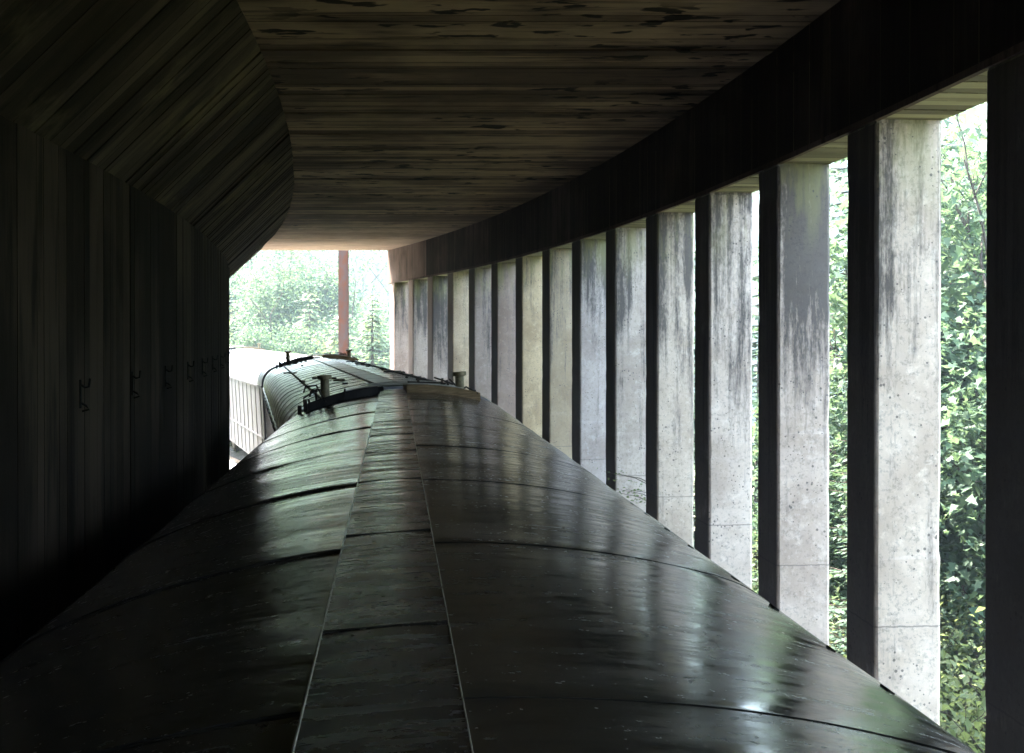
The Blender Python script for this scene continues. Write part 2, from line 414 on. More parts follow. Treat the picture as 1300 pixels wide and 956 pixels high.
# low plinth wall under the columns
mb=MB()
for i in range(60):
    a=-36+(send+36)*i/60; b=-36+(send+36)*(i+1)/60
    P=[(-.15,-3),(-.15,.12),(PD+.2,.12),(PD+.2,-3)]
    for (o0,z0),(o1,z1) in zip(P,P[1:]):
        mb.face([onarc(a,o0,z0),onarc(b,o0,z0),onarc(b,o1,z1),onarc(a,o1,z1)],[(a,0),(b,0),(b,1),(a,1)],.6)
mb.build('plinth',M['soffit'],gal)

# iron cable hooks on the retaining wall
def hook(y):
    x=Xw(y)+.012
    def P(a,b,c): return (x+a*.75,y+b,4.60+c*.7)
    mb=MB(); mb.box(P(.012,0,-.12),(.012,.025,.22))
    h=mb.build('cable_bracket',M['seam'],wall)
    for pts in ([(.02,0,-.02),(.06,0,-.05),(.10,0,-.04),(.11,0,.05)],[(.02,0,-.22),(.07,0,-.25),(.10,0,-.29),(.03,0,-.31)]):
        mb=MB(); mb.tube([P(*q) for q in pts],.009,6); mb.build('cable_hook',M['seam'],h)
for y in (9.75,11.7,13.6,15.5,17.3,19.2,21.1,23,24.9): hook(y)

# ------------------------------------------------------------------ railway coaches
HW=1.6
def prof(n=26):
    """right half of the roof profile from the crown: x, drop, slope angle"""
    out=[]; r=3.7; a1=math.asin(1.25/r); d1=r*(1-math.cos(a1)); rc=.53
    for i in range(n): a=a1*i/n; out.append((r*math.sin(a), r*(1-math.cos(a))))
    for i in range(15):
        a=a1+(math.pi/2-a1)*i/14; out.append((1.25+rc*(math.sin(a)-math.sin(a1)), d1+rc*(math.cos(a1)-math.cos(a))))
    return out
PR=prof(); 
FULL=[(-x,d) for x,d in PR[::-1]]+PR[1:]
def drop(x):
    x=abs(x)
    for (a,b),(c,d) in zip(PR,PR[1:]):
        if x<=c: return b+(d-b)*(x-a)/max(1e-6,c-a)
    return PR[-1][1]
TOP=4.2; EAVE=TOP-PR[-1][1]
def roof_mesh(L,seams,step,wob,seed,rib=0):
    rg=random.Random(seed); mb=MB(); edges=[0]+seams+[L]; rows=[]
    for a,b in zip(edges,edges[1:]):
        n=max(4,int((b-a)/.12)); tilt=rg.uniform(-wob,wob)
        ph=rg.uniform(0,6)
        for k in range(n+1):
            t=k/n; y=a+.004+(b-a-.008)*t
            up=step*(1-t)          # each sheet laps over the one behind it
            row=[]
            for x,d in FULL:
                kx=1 if x<.1 else max(.08,1-(x-.1)*4)
                e=noise.noise(Vector((x*1.1+seed,y*1.1,3)))*wob*1.3
                e+=kx*(noise.noise(Vector((x*1.3+seed,y*1.5,a)))*wob*1.1+wob*.6*math.exp(-((t-.5)/.5)**2)*math.sin(x*2.1+ph)*.5+tilt*(t-.5)*.8)
                e+=(kx-1)*step*(1-t)
                s_=1+ (up+e)/3.
                row.append((x*s_ if abs(x)>1 else x, y, TOP-d+up+e))
            rows.append(row)
    mb.grid(rows)
    # edge folds down at both sides
    for sgn in (0,-1):
        r=[[p[sgn],(p[sgn][0],p[sgn][1],EAVE-.08)] for p in rows]; mb.grid(r)
    # end caps
    for y in (0.004,L-.004):
        mb.face([(x,y,TOP-d-.004) for x,d in FULL])
    o=mb
    return o
def arch_board(x0,x1,y,h,th,lift=0.,n=14):
    mb=MB(); f=[];
    rows=[]
    for i in range(n+1):
        x=x0+(x1-x0)*i/n; z=TOP-drop(x)+lift
        rows.append([(x,y,z),(x,y,z+h),(x,y+th,z+h),(x,y+th,z)])
    for r0,r1 in zip(rows,rows[1:]):
        for j in range(4): mb.face([r0[j],r1[j],r1[(j+1)%4],r0[(j+1)%4]],[(0,0)]*4,.5)
    mb.face(rows[0]); mb.face(rows[-1][::-1])
    return mb
def coach(name,label,L,seams,rmat,smat,step,wob,seed,rib,stripw=.165,win=True):
    bat=[]
    root=empty(name); tag(root,label,'railway coach','coaches of the train')
    roof=roof_mesh(L,seams,step,wob,seed).build('roof',rmat,root,True,R_(28))
    # transverse seams / ribs
    rg=random.Random(seed+1)
    for y in seams:
        mb=MB(); hw=.0055 if rib else .0038
        rows=[]
        for x,d in FULL:
            wv=noise.noise(Vector((x*2.,y*3,seed)))*.010*(0 if rib else 1)
            hw=hw if x<.1 or rib else .0016
            kx=1 if x<.1 or rib else max(.08,1-(x-.1)*4)
            z=TOP-d+step*kx
            nx=x*(1+.0015*kx)
            rows.append([(nx,y-hw+wv,z-.004),(nx,y-hw+wv,z+rib+.0015),(nx,y+hw+wv,z+rib+.0015),(nx,y+hw+wv,z-.004)])
        mb.grid(rows); mb.build('roof_seam',M['seam'],roof)
    # ridge strip, slightly buckled
    rows=[]; n=int(L/.035)
    for k in range(n+1):
        y=L*k/n; c=noise.noise(Vector((0,y*4.2,seed*1.7)))*.0045+noise.noise(Vector((5,y*1.1,seed)))*.004
        env=(.5+.5*noise.noise(Vector((9,y*.35,seed))))*max(0,min(1,(y-8.5)/3)); c*=.35+.65*max(0,min(1,(y-8)/3))
        c+=.0028*math.sin(y*2*math.pi/.23+2*noise.noise(Vector((3,y,1))))*env
        rows.append([(x,y,TOP-drop(x)+step+wob+.014+c*(1-.55*(abs(x)/stripw)**2)) for x in (-stripw,-stripw*.6,-stripw*.2,stripw*.2,stripw*.6,stripw)])
    mb=MB(); mb.grid(rows)
    for sg in (0,-1): mb.grid([[r[sg],(r[sg][0],r[sg][1],r[sg][2]-.03)] for r in rows])
    mb.build('ridge_strip',smat,roof,True,R_(40))
    for sg in (-1,1):
        z=TOP-drop(stripw)+step+wob+.015
        ya=0 if sg>0 or rib else 5.5
        while ya<(L-.1 if sg>0 or rib else 13.8):
            yb=min(L,ya+rg.uniform(.7,2.2)); mb=MB()
            mb.tube([(sg*(stripw+.002),ya,z),(sg*(stripw+.002),yb-rg.uniform(.0,.05),z)],.010 if rib else (.003 if sg<0 else .0018),5)
            mb.build('ridge_bead',M['bead'] if (sg<0 and ya>7.8) or rib else M['beaddull'],roof); ya=yb
    y=.9
    while y<L-1:
        mb=MB(); mb.box((0,y,TOP+step+wob+.012),(stripw*1.98,.010,.006)); y+=rg.uniform(1.2,2.1); mb.build('ridge_joint',M['seam'],roof)
    # body
    mb=MB()
    for sg in (-1,1):
        mb.face([(sg*HW,0,1.05),(sg*HW,L,1.05),(sg*HW,L,EAVE),(sg*HW,0,EAVE)])
        mb.box((sg*(HW+.012),L/2,1.9),(.02,L,.05)); mb.box((sg*(HW+.015),L/2,EAVE-.05),(.03,L,.06))
        y=.55
        while y<L:
            bx=mb if win else MB()
            bx.box((sg*(HW+.008),y,2.3),(.014,.05 if win else .07,2.4)); y+=1.55 if win else 1.1
            if not win: bat.append(bx)
    for y in (0,L):
        mb.face([(-HW,y,1.05),(HW,y,1.05)]+[(x,y,TOP-d-.01) for x,d in FULL[::-1]])
    mb.face([(-HW,0,1.05),(HW,0,1.05),(HW,L,1.05),(-HW,L,1.05)])
    body=mb.build('body',M['body'] if win else M['bodypale'],root)
    for bx in bat: bx.build('side_batten',M['bodyg'],body)
    # windows
    proto=None
    y=1.33
    while y<L-1 and win:
        for sg in (-1,1):
            if proto is None:
                fr=MB(); ww,wh=.95,1.05
                for dz in (-wh/2,wh/2): fr.box((0,0,dz),(.03,ww+.08,.06))
                for dy in (-ww/2,ww/2): fr.box((0,dy,0),(.028,.06,wh-.06))
                w=fr.build('window',M['bodyg'],root); gl=MB(); gl.box((-.004,0,0),(.012,ww-.05,wh-.05)); gl.build('pane',M['glass'],w); proto=w
            else:
                w=proto.copy(); link(w,root); g=proto.children[0].copy(); link(g,w)
            w.location=(sg*(HW+.018),y,2.75)
        y+=1.55
    # gangway and door frame at both ends
    for y,s_ in ((L,1),):
        mb=MB(); mb.box((0,y+s_*.28,2.35),(1.15,.5,2.3)); mb.build('gangway',M['bodyg'],root)
    for x in (-1.52,1.52):
        mb=MB(); mb.tube([(x,L+.06,1.3),(x,L+.12,1.4),(x,L+.12,3.3),(x,L+.06,3.4)],.028,8); mb.build('grab_rail',M['iron'],root)
    # underframe, bogies
    mb=MB(); mb.box((0,L/2,.93),(2.5,L-.4,.22)); mb.build('underframe',M['iron'],root)
    for yb in (2.8,L-2.8):
        mb=MB(); mb.box((-1.0,yb,.55),(.12,2.9,.22)); mb.box((1.0,yb,.55),(.12,2.9,.22)); mb.box((0,yb,.6),(1.9,.4,.24))
        bg=mb.build('bogie',M['iron'],root)
        mb=MB()
        for dy in (-.95,.95):
            mb=MB()
            for x in (-.78,.78): mb.tube([(x-.06,yb+dy,.46),(x+.06,yb+dy,.46)],.46,20)
            mb.tube([(-.75,yb+dy,.46),(.75,yb+dy,.46)],.08,10)
            mb.build('wheelset',M['steel'],bg)
    # end boards, walkway sheets and vent chimneys
    ye=L-.62
    arch_board(-1.13,-.19,ye,.105,.05).build('end_board',M['shadewood'],root)
    arch_board(.185,1.13,ye,.105,.05).build('end_board',M['wood'],root)
    arch_board(-.75,-.12,ye+.52,.075,.05).build('end_board',M['shadewood'],root)
    arch_board(.14,1.0,ye+.52,.09,.05).build('end_board',M['wood'],root)
    for x0,x1,lf,y0,wd in ((-.62,.9,.112,ye-.02,.13),(-.30,.62,.118,ye+.30,.16),(-.42,.66,.122,ye+.50,.14),(-1.15,-.30,.098,ye-.03,.07)):
        mb=arch_board(x0,x1,y0,.008,wd,lf); mb.build('walkway_sheet',M['sheet'] if x1>0 else M['seam'],root)
    for x0,x1,y0,wd,lf in ((-.36,.80,ye+.06,.36,.10),(-.62,.55,ye+.66,.50,.075),(.05,.95,ye+.64,.3,.085)):
        arch_board(x0,x1,y0,.014,wd,lf).build('walkway_sheet',M['sheet'],root)
    for x,h in ((-.87,.36),(.87,.29)):
        z=TOP-drop(x)
        mb=MB(); mb.tube([(x,ye+.1,z-.02),(x+.008,ye+.1,z+h)],[.060,.057],18)
        mb.tube([(x,ye+.1,z+.0),(x,ye+.1,z+.02)],.085,18)
        ch=mb.build('vent_pipe',M['pipe'],root,True,R_(40))
        mb=MB(); mb.tube([(x+.008,ye+.1,z+h-.030),(x+.008,ye+.1,z+h-.022),(x+.008,ye+.1,z+h),(x+.008,ye+.1,z+h+.028)],[.060,.090,.094,.090],18)
        mb.build('vent_cap',M['pipe'],ch,True,R_(40))
    rg=random.Random(9)
    for x,yo,h,w in ((-1.12,-.03,.17,.05),(-.98,.05,.20,.03),(-1.08,.2,.15,.03),(-.62,-.02,.15,.02),(.35,.1,.19,.035),(.52,.12,.10,.06),(.64,.2,.2,.03),(.73,.18,.19,.03),(1.02,.1,.12,.03),(-1.2,.02,.12,.05)):
        z=TOP-drop(x); mb=MB(); mb.box((x,ye+yo,z+h/2),(w,.03,h),Matrix.Rotation(rg.uniform(-.25,.25),3,'Y')); mb.build('roof_bracket',M['iron'],root)
    for pts in (((-1.14,-.05,.19),(-.96,.02,.24)),((-.95,.02,.24),(-.86,.0,.04)),((.66,.2,.12),(.92,.16,.05)),((.75,.25,.20),(.95,.2,.02)),((.55,.2,.20),(.80,.22,.14)),((.95,.1,.14),(1.10,.0,.09)),((.2,.15,.13),(.7,.2,.14))):
        mb=MB(); mb.tube([(x,ye+yy,TOP-drop(x)+h) for x,yy,h in pts],.012,6); mb.build('hinge_rod',M['iron'],root)
    return root
def place(root,x,y,head,roll):
    q=Matrix.Rotation(math.atan(head)*1.0,4,'Z')@Matrix.Rotation(roll,4,'Y')
    off=q@Vector((0,0,TOP))
    root.rotation_euler=q.to_euler(); root.location=Vector((x,y,CZ-.8))-off
LC=20.2
# yaw: heading h=dx/dy -> rotation about z by -atan(h) (left = positive)
s1=[]; y=1.55
y=LC-1.3-.9
while y>0: s1.append(y); y-=2.02
s1.sort()
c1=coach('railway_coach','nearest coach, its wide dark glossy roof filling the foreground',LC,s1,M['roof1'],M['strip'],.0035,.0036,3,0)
h1=.0927; ys=17.05-LC
place(c1,-.024-h1*ys,ys,h1,R_(-3.6))
rg=random.Random(31)
for k in range(9):
    yy=6.0+.55*k+rg.uniform(-.2,.2); mb=MB(); xx=1.35; mb.box((xx,yy,TOP-drop(xx)+.001),(.022,rg.uniform(.025,.07),.007),Matrix.Rotation(R_(38),3,'Y')); mb.build('eave_clip',M['seam'],c1)
s2=[.5+.98*i for i in range(int(LC/.98))]
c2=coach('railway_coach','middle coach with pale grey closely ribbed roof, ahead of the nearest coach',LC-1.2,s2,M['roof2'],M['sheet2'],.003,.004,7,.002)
h2=.2117; y2=18.35; place(c2,-1.73,y2,h2,R_(-3.6))
# extra longitudinal battens and clutter on the second roof
mb=MB()
for x in (-1.02,1.0):
    mb.tube([(x,.3,TOP-drop(x)+.03),(x,LC-2.4,TOP-drop(x)+.03)],.016,6)
rg=random.Random(5)
for k in range(46):
    x=rg.choice((-1.1,-.9,-.7,-.5,.5,.7,.95,1.1,1.2))+rg.uniform(-.1,.1); y=rg.uniform(.3,LC-2.5); w=rg.uniform(.04,.22)
    mb.box((x,y,TOP-drop(x)+.03),(w,.03,.03))
for x,y in ((-1.0,3.2),(-.98,1.6)):
    mb.tube([(x-.14,y,TOP-drop(x-.14)+.02),(x-.1,y,TOP-drop(x)+.08),(x+.08,y,TOP-drop(x)+.08),(x+.12,y+.1,TOP-drop(x)+.0)],.016,6)
mb.build('roof_batten',M['iron'],c2)
s3=[1+1.9*i for i in range(10)]
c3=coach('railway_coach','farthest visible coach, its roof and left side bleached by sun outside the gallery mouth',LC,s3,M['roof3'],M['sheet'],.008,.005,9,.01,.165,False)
e2=(-1.73-h2*(LC-1.2)/math.sqrt(1+h2*h2)-.22, 18.35+(LC-1.2)/math.sqrt(1+h2*h2)+.85)
place(c3,e2[0],e2[1],.335,R_(-3.0))

# ------------------------------------------------------------------ ground, track
def trackx(y): return circ(Rw-3.6,y)
def gz(x,y):
    if y<Rw-8 and y>-60:
        xl=XC+math.sqrt(max(1,(Rw-5.83)**2-y*y)); xr=XC+math.sqrt(max(1,Rw*Rw-y*y))
    else: xl=XC+40; xr=XC+60
    z=0
    if x>xr+.4: z-=min(3.6,(x-xr-.4)*.38); z-= max(0,(x-xr-16))*.10
    k=max(0,min(1,(y-39)/6))
    lim=xl-.6-2.2*k
    if x<lim: z+=(lim-x)*(.95-.25*k) if y<40 else (lim-x)*.55
    z+=noise.noise(Vector((x*.15,y*.15,0)))*.5*min(1,max(0,(x-xr-1)/4) if x>xr else max(0,(lim-x)/4))
    return z-.12
mb=MB(); xs=[-400,-250,-160,-110,-80,-60,-50]+[-45+1.5*i for i in range(66)]+[60,75,100,150,250,400]
ysx=[-200,-120,-80,-50]+[-40+1.6*i for i in range(92)]+[115,130,150,180,230,300,420]
rows=[[(x,y,max(-25,min(90,gz(x,y)))) for x in xs] for y in ysx]
mb.grid(rows); g=mb.build('ground',M['ground'],None,True); tag(g,kind='structure')
mb=MB(); 
rows=[]
for i in range(70):
    a=(-40+1.9*i)/Rw
    if a>1.2: break
    f=lambda r,z:(XC+r*math.cos(a),r*math.sin(a),z)
    rows.append([f(Rw-5.8,-.1),f(Rw-5.5,.02),f(Rw-1.6,.02),f(Rw-.2,-.08)])
mb.grid(rows); b=mb.build('ballast_bed',M['ballast'],None,True); tag(b,kind='structure')
for dx in (-.7175,.7175):
    mb=MB()
    for i in range(70):
        a0=(-40+1.9*i)/Rw; a1=(-40+1.9*(i+1))/Rw
        if a1>1.2: break
        r=Rw-3.7+dx
        q=[(r-.035,.03),(r-.035,.16),(r+.035,.16),(r+.035,.03)]
        for (ra,za),(rb,zb) in zip(q,q[1:]):
            mb.face([(XC+ra*math.cos(a0),ra*math.sin(a0),za),(XC+ra*math.cos(a1),ra*math.sin(a1),za),(XC+rb*math.cos(a1),rb*math.sin(a1),zb),(XC+rb*math.cos(a0),rb*math.sin(a0),zb)])
    r=mb.build('rail',M['steel']); tag(r,kind='structure')

mb=MB(); rows=[]
for j in range(30):
    y=40.4+j*1.5
    rows.append([(x,y,max(-.09,gz(x,y)+.05)) for x in [trackx(min(y,90))-4.5+i*.9 for i in range(11)]])
mb.grid(rows); b=mb.build('gravel_verge',M['gravel'],None,True); tag(b,kind='structure')
# mountains
mb=MB(); rows=[]
for j in range(26):
    row=[]
    for i in range(121):
        az=R_(-100+200*i/120); d=170+j*22
        t=j/25
        n=noise.fractal(Vector((math.sin(az)*2.2,math.cos(az)*2.2,t*1.1+3)),1.0,2.0,5)
        h=-12+ (t**.9)*210*(1+.35*n)+ 10*noise.noise(Vector((az*30,t*12,0)))*t
        row.append((math.sin(az)*d,math.cos(az)*d,h))
    rows.append(row)
mb.grid(rows); hl=mb.build('hills',M['hill'],None,True); tag(hl,kind='structure')

# ------------------------------------------------------------------ vegetation
def conifer_proto(h,rad,seed,bare=0.,dens=1.0,spray=.30):
    rg=random.Random(seed); tr=MB(); cr=MB()
    tr.tube([(0,0,-.5),(.02,0,h*.3),(0,.03,h*.7),(0,0,h)],[h*.014+.05,h*.011+.03,h*.005+.02,.01],9)
    z=h*.06
    while z<h*.985:
        t=z/h; L=rad*(1-t)**.8*rg.uniform(.75,1.1)+.12
        nb=int(rg.uniform(5,7)*(1 if dens>=1 else dens))
        live = t>bare*rg.uniform(.7,1.2)
        for k in range(nb):
            a=rg.uniform(0,2*math.pi); l=L*rg.uniform(.6,1.08); dr=rg.uniform(.15,.42)
            d=Vector((math.cos(a),math.sin(a),0)); sd=Vector((-d.y,d.x,0))
            def P(u): return Vector((0,0,z))+d*l*u+Vector((0,0,-dr*l*u*(1.15-.55*u)+.12*l*u*u))
            tr.tube([P(0),P(.5),P(1)],[.012+.006*l,.009+.003*l,.004],4,False)
            if not live:
                for q in range(3):
                    u=rg.uniform(.3,.95); s_=rg.choice((-1,1)); p=P(u)
                    tr.tube([p,p+sd*s_*l*.25+d*l*.12+Vector((0,0,-.08))],[.006,.003],3,False)
                continue
            n=max(3,int(l/spray*3.2*dens)); bvb=rg.random()*.5
            for q in range(n):
                u=(q+rg.random())/n; u=.12+.9*u; p=P(u); s_=1 if q%2 else -1
                wl=spray*(1.35-.75*u)*rg.uniform(.7,1.3)
                tip=p+(sd*s_*rg.uniform(.5,1)+d*rg.uniform(.3,.9)).normalized()*wl+Vector((0,0,-wl*rg.uniform(.1,.55)))
                w2=wl*.22
                ax=(tip-p).normalized(); nn=ax.cross(Vector((rg.uniform(-.4,.4),rg.uniform(-.4,.4),1))).normalized()*w2
                m1=p.lerp(tip,.45)
                cr.face([p,m1+nn,tip,m1-nn],None,min(1,bvb+rg.random()*.5))
        z+=rg.uniform(.16,.30)*(1 if h<9 else h/11)
    return tr,cr
def leaf(mb,p,n,ax,s,a,lobed):
    sd=n.cross(ax).normalized(); f=n*s*.12
    if lobed:
        pts=[p, p+sd*s*.32+ax*s*.05+f, p+sd*s*.22+ax*s*.38+f*.3, p+sd*s*.46+ax*s*.62+f, p+sd*s*.14+ax*s*.68, p+ax*s*1.05-f,
             p-sd*s*.14+ax*s*.68, p-sd*s*.46+ax*s*.62+f, p-sd*s*.22+ax*s*.38+f*.3, p-sd*s*.32+ax*s*.05+f]
        mb.face(pts,None,a)
    else:
        mb.face([p,p+sd*s*.3+ax*s*.45+f,p+ax*s],None,a); mb.face([p,p+ax*s,p-sd*s*.3+ax*s*.45+f],None,a)
def broad_proto(h,rad,seed,leafs=.11,nl=9000,lobed=True,trunk=.12,low=.12):
    rg=random.Random(seed); tr=MB(); cr=MB(); ends=[]
    def br(p,d,l,r,dep):
        q=p+d*l*.5+Vector((rg.uniform(-.1,.1),rg.uniform(-.1,.1),rg.uniform(-.02,.1)))*l*.5; e=p+d*l
        tr.tube([p,q,e],[r,r*.8,r*.6],6 if dep<2 else 4,False)
        for t in (.5,1): ends.append((p.lerp(e,t),dep))
        if dep>=4 or l<.25: return
        for k in range(rg.choice((2,3,3)) if dep else 4):
            nd=(d+Vector((rg.uniform(-1,1),rg.uniform(-1,1),rg.uniform(-.35,.75)))*.85).normalized()
            br(p.lerp(e,rg.uniform(.55,1)),nd,l*rg.uniform(.55,.82),r*.55,dep+1)
    H=h*.55; n=7; pts=[Vector((noise.noise(Vector((seed,i,0)))*.25,noise.noise(Vector((seed,i,7)))*.25,-.4 if i==0 else H*i/n)) for i in range(n+1)]
    tr.tube(pts,[trunk*(1-.6*i/n) for i in range(n+1)],9,False)
    zlo=int(n*low)
    for i in range(max(1,zlo),n+1):
        for k in range(3):
            a=rg.uniform(0,6.28); br(pts[i],Vector((math.cos(a),math.sin(a),rg.uniform(.1,.9))).normalized(),rad*rg.uniform(.35,.5),trunk*.38,1)
    br(pts[-1],Vector((0,0,1)),h*.25,trunk*.4,1)
    E=[e for e in ends if e[1]>=2]
    for i in range(nl):
        p,dp=rg.choice(E); rr=.38*rad/2.5+.12
        o=Vector((rg.gauss(0,rr),rg.gauss(0,rr),rg.gauss(0,rr*.7))); p=p+o
        n=Vector((rg.gauss(0,.5),rg.gauss(0,.5),1)).normalized(); ax=n.cross(Vector((rg.gauss(0,1),rg.gauss(0,1),.1))).normalized(); ax=(ax+Vector((0,0,-.35))).normalized()
        cl=.5+.5*noise.noise(p*1.1)
        leaf(cr,p,n,ax,leafs*rg.uniform(.45,1.35),max(0,min(1,cl*.7+rg.random()*.4)),lobed)
    return tr,cr
def tree(name,tr,cr,bark,lm,loc,rz,sc_,label,cat,group=None):
    r=empty(name,loc,(0,0,rz)); r.scale=(sc_,)*3; tag(r,label,cat,group)
    a=tr.build('trunk',bark,r,True); b=cr.build('crown',lm,r)
    return r
def again(src,loc,rz,s,label,group=None):
    c=copy_tree(src); c.location=loc; c.rotation_euler=(0,0,rz); c.scale=(s,s,s*random.uniform(.9,1.12)); c['label']=label
    if group: c['group']=group
    return c
def G(x,y): return (x,y,gz(x,y)-.05)

# broadleaf trees right outside the columns
tA=tree('maple_tree',*broad_proto(11.5,3.3,21,.17,19000,True,.14,.08),M['bark'],M['leafA'],G(8.3,22.0),.4,1,'tall broadleaf tree seen through the nearest open gap between the two rightmost columns','tree')
again(tA,G(11.9,28.0),2.2,1.5,'broadleaf tree standing farther behind the tree of the nearest gap','trees outside the columns')
again(tA,G(12.5,9),3.7,.9,'broadleaf tree standing outside to the right, beside the camera','trees outside the columns')
again(tA,G(13,-4),5.1,1.0,'broadleaf tree standing outside, behind the camera','trees outside the columns')
tB=tree('beech_tree',*broad_proto(8.5,2.7,33,.13,9000,False,.11,.1),M['bark'],M['leafB'],G(9.9,19.5),.4,.9,'yellow-green small-leaved tree just outside the nearest gap','tree','trees outside the columns')
again(tB,G(9.8,36.0),1.4,1.1,'yellow-green tree behind the slim gap right of the fourth lit column','trees outside the columns')
again(tB,G(15,24.0),4.4,1.3,'yellow-green tree deep behind the rightmost gap','trees outside the columns')
# spruces
s1_=conifer_proto(13,2.6,5,.22,1.0,.34)
tS=tree('spruce_tree',*s1_,M['bark'],M['needle'],G(7.6,28.5),0,1,'dark spruce with bare lower branches behind the gap right of the second lit column','tree')
again(tS,G(10.5,33.5),2.,1.1,'dark spruce behind the third lit column gap','trees outside the columns')
again(tS,G(6.7,34.2),3.1,.9,'smaller dark spruce close outside the middle columns','trees outside the columns')
again(tS,G(9.4,16.2),4.,.8,'dark spruce low behind the rightmost gap, its bare twigs showing at the bottom','trees outside the columns')
again(tS,G(15,12),5.,1.1,'dark spruce to the right of the camera outside the gallery','trees outside the columns')
again(tS,G(14,3),1.,1.0,'dark spruce outside to the right, level with the camera','trees outside the columns')

again(tA,G(6.6,24.6),.9,.8,'broadleaf tree close outside the columns, behind the third open gap','trees outside the columns')
again(tS,G(4.6,30.5),.4,.75,'dark spruce pressed close outside the middle columns','trees outside the columns')
again(tA,G(3.6,36.5),2.9,.75,'broadleaf tree close outside the far columns','trees outside the columns')
again(tS,G(2.3,42.5),4.4,.7,'dark spruce close outside the last columns','trees outside the columns')
again(tA,G(10.4,24.5),5.5,1.4,'tall broadleaf tree filling the top of the nearest gap','trees outside the columns')
again(tS,G(5.9,20.8),2.4,.6,'young spruce close outside the columns, low behind the second lit column','trees outside the columns')
again(tB,G(11.6,30.5),1.9,1.55,'big yellow-green tree rising high behind the nearest gap','trees outside the columns')
again(tA,G(14.5,33),3.9,1.4,'big broadleaf tree farthest back behind the nearest gap','trees outside the columns')
again(tS,G(12.2,38),3.3,1.5,'tallest dark spruce, far behind the second open gap','trees outside the columns')
# trees in the gallery mouth: pale spruces, bushes
s2_=conifer_proto(9,2.3,15,.0,.9,.38)
tP=tree('pale_spruce_tree',*s2_,M['bark'],M['needleL'],(-6.4,58,gz(-6.4,58)),0,1,'pale spruce just left of the rusty post, beyond the gallery mouth','tree')
specs=[(-9.0,66,1.1,'pale spruce beyond the mouth, two trees left of the rusty post'),(-11.5,72,1.25,'pale spruce over the middle of the farthest coach'),
 (-15.5,78,1.2,'pale spruce high at the upper left of the mouth'),(-19.2,86,1.5,'tall pale spruce at the left edge of the mouth'),(-4.8,64,.8,'short pale spruce right of the rusty post'),
 (-7.0,80,1.2,'pale spruce straight behind the rusty post'),(-13.5,95,1.6,'tall hazy spruce at the centre of the mouth'),(-22,104,1.8,'hazy spruce on the far left slope'),
 (-17.8,112,1.7,'hazy spruce on the slope left of the centre'),(-10,118,1.5,'hazy far spruce low behind the rusty post'),(-27,120,1.8,'hazy spruce leftmost on the far slope')]
for x,y,s_,lb in specs:
    again(tP,(x,y,gz(x,y)-.1),random.uniform(0,6),s_,lb,'trees beyond the gallery mouth')
for x,y,s_,lb in ((-9.3,74,1.15,'soft rounded broadleaf tree beyond the farthest coach, left of the rusty post'),(-14.2,82,1.5,'broad pale tree filling the left of the gallery mouth'),
  (-18.6,90,1.6,'broad pale tree at the far left edge of the gallery mouth'),(-8.4,92,1.35,'round pale tree right behind the rusty post'),(-12.2,104,2.0,'large hazy broadleaf tree in the middle of the gallery mouth'),
  (-22.5,112,2.0,'large hazy broadleaf tree high on the left slope'),(-12.6,66,.75,'small broadleaf tree standing over the roof of the farthest coach')):
    again(tA,(x,y,gz(x,y)-.1),random.uniform(0,6),s_,lb,'trees beyond the gallery mouth')
again(tS,(-3.1,46.5,gz(-3.1,46.5)-.1),1.,.52,'dark spruce twig-ended beside the last column of the mouth','trees beyond the gallery mouth')
again(tB,(-4.6,50.5,gz(-4.6,50.5)-.1),1.,.5,'yellow-green bush-like tree low right of the rusty post','trees beyond the gallery mouth')
again(tB,(-8.4,56,gz(-8.4,56)-.1),2.,.62,'yellow-green young tree low left of the rusty post','trees beyond the gallery mouth')
again(tB,(-15.5,66,gz(-15.5,66)-.1),3.,.7,'yellow-green young tree on the slope above the farthest coach','trees beyond the gallery mouth')

# sapling reaching in between two columns
rg=random.Random(3); tr=MB(); cr=MB()
for k in range(7):
    a=rg.uniform(-.9,.9)+math.pi; l=rg.uniform(.5,.95); z0=rg.uniform(1.9,3.2)
    p0=Vector((.0,.0,z0)); p1=p0+Vector((math.cos(a)*l,math.sin(a)*l*.6,l*.35)); 
    tr.tube([p0,p0.lerp(p1,.5)+Vector((0,0,.06)),p1],[.008,.005,.003],4,False)
    for j in range(16):
        p=p0.lerp(p1,rg.uniform(.25,1.05))+Vector((rg.gauss(0,.06),rg.gauss(0,.06),rg.gauss(0,.05)))
        leaf(cr,p,Vector((rg.gauss(0,.5),-.5,1)).normalized(),Vector((rg.gauss(0,1),rg.gauss(0,1),-.3)).normalized(),rg.uniform(.035,.07),rg.random(),False)
tr.tube([(0,0,0),(.05,.02,1.2),(-.02,0,2.4),(0,.03,3.5)],[.018,.014,.01,.004],6)
sp_=tree('sapling',tr,cr,M['twig'],M['leafB'],(2.15,17.75,-.2),0,1,'thin leafy sapling poking in between two columns above the roof edge','sapling')

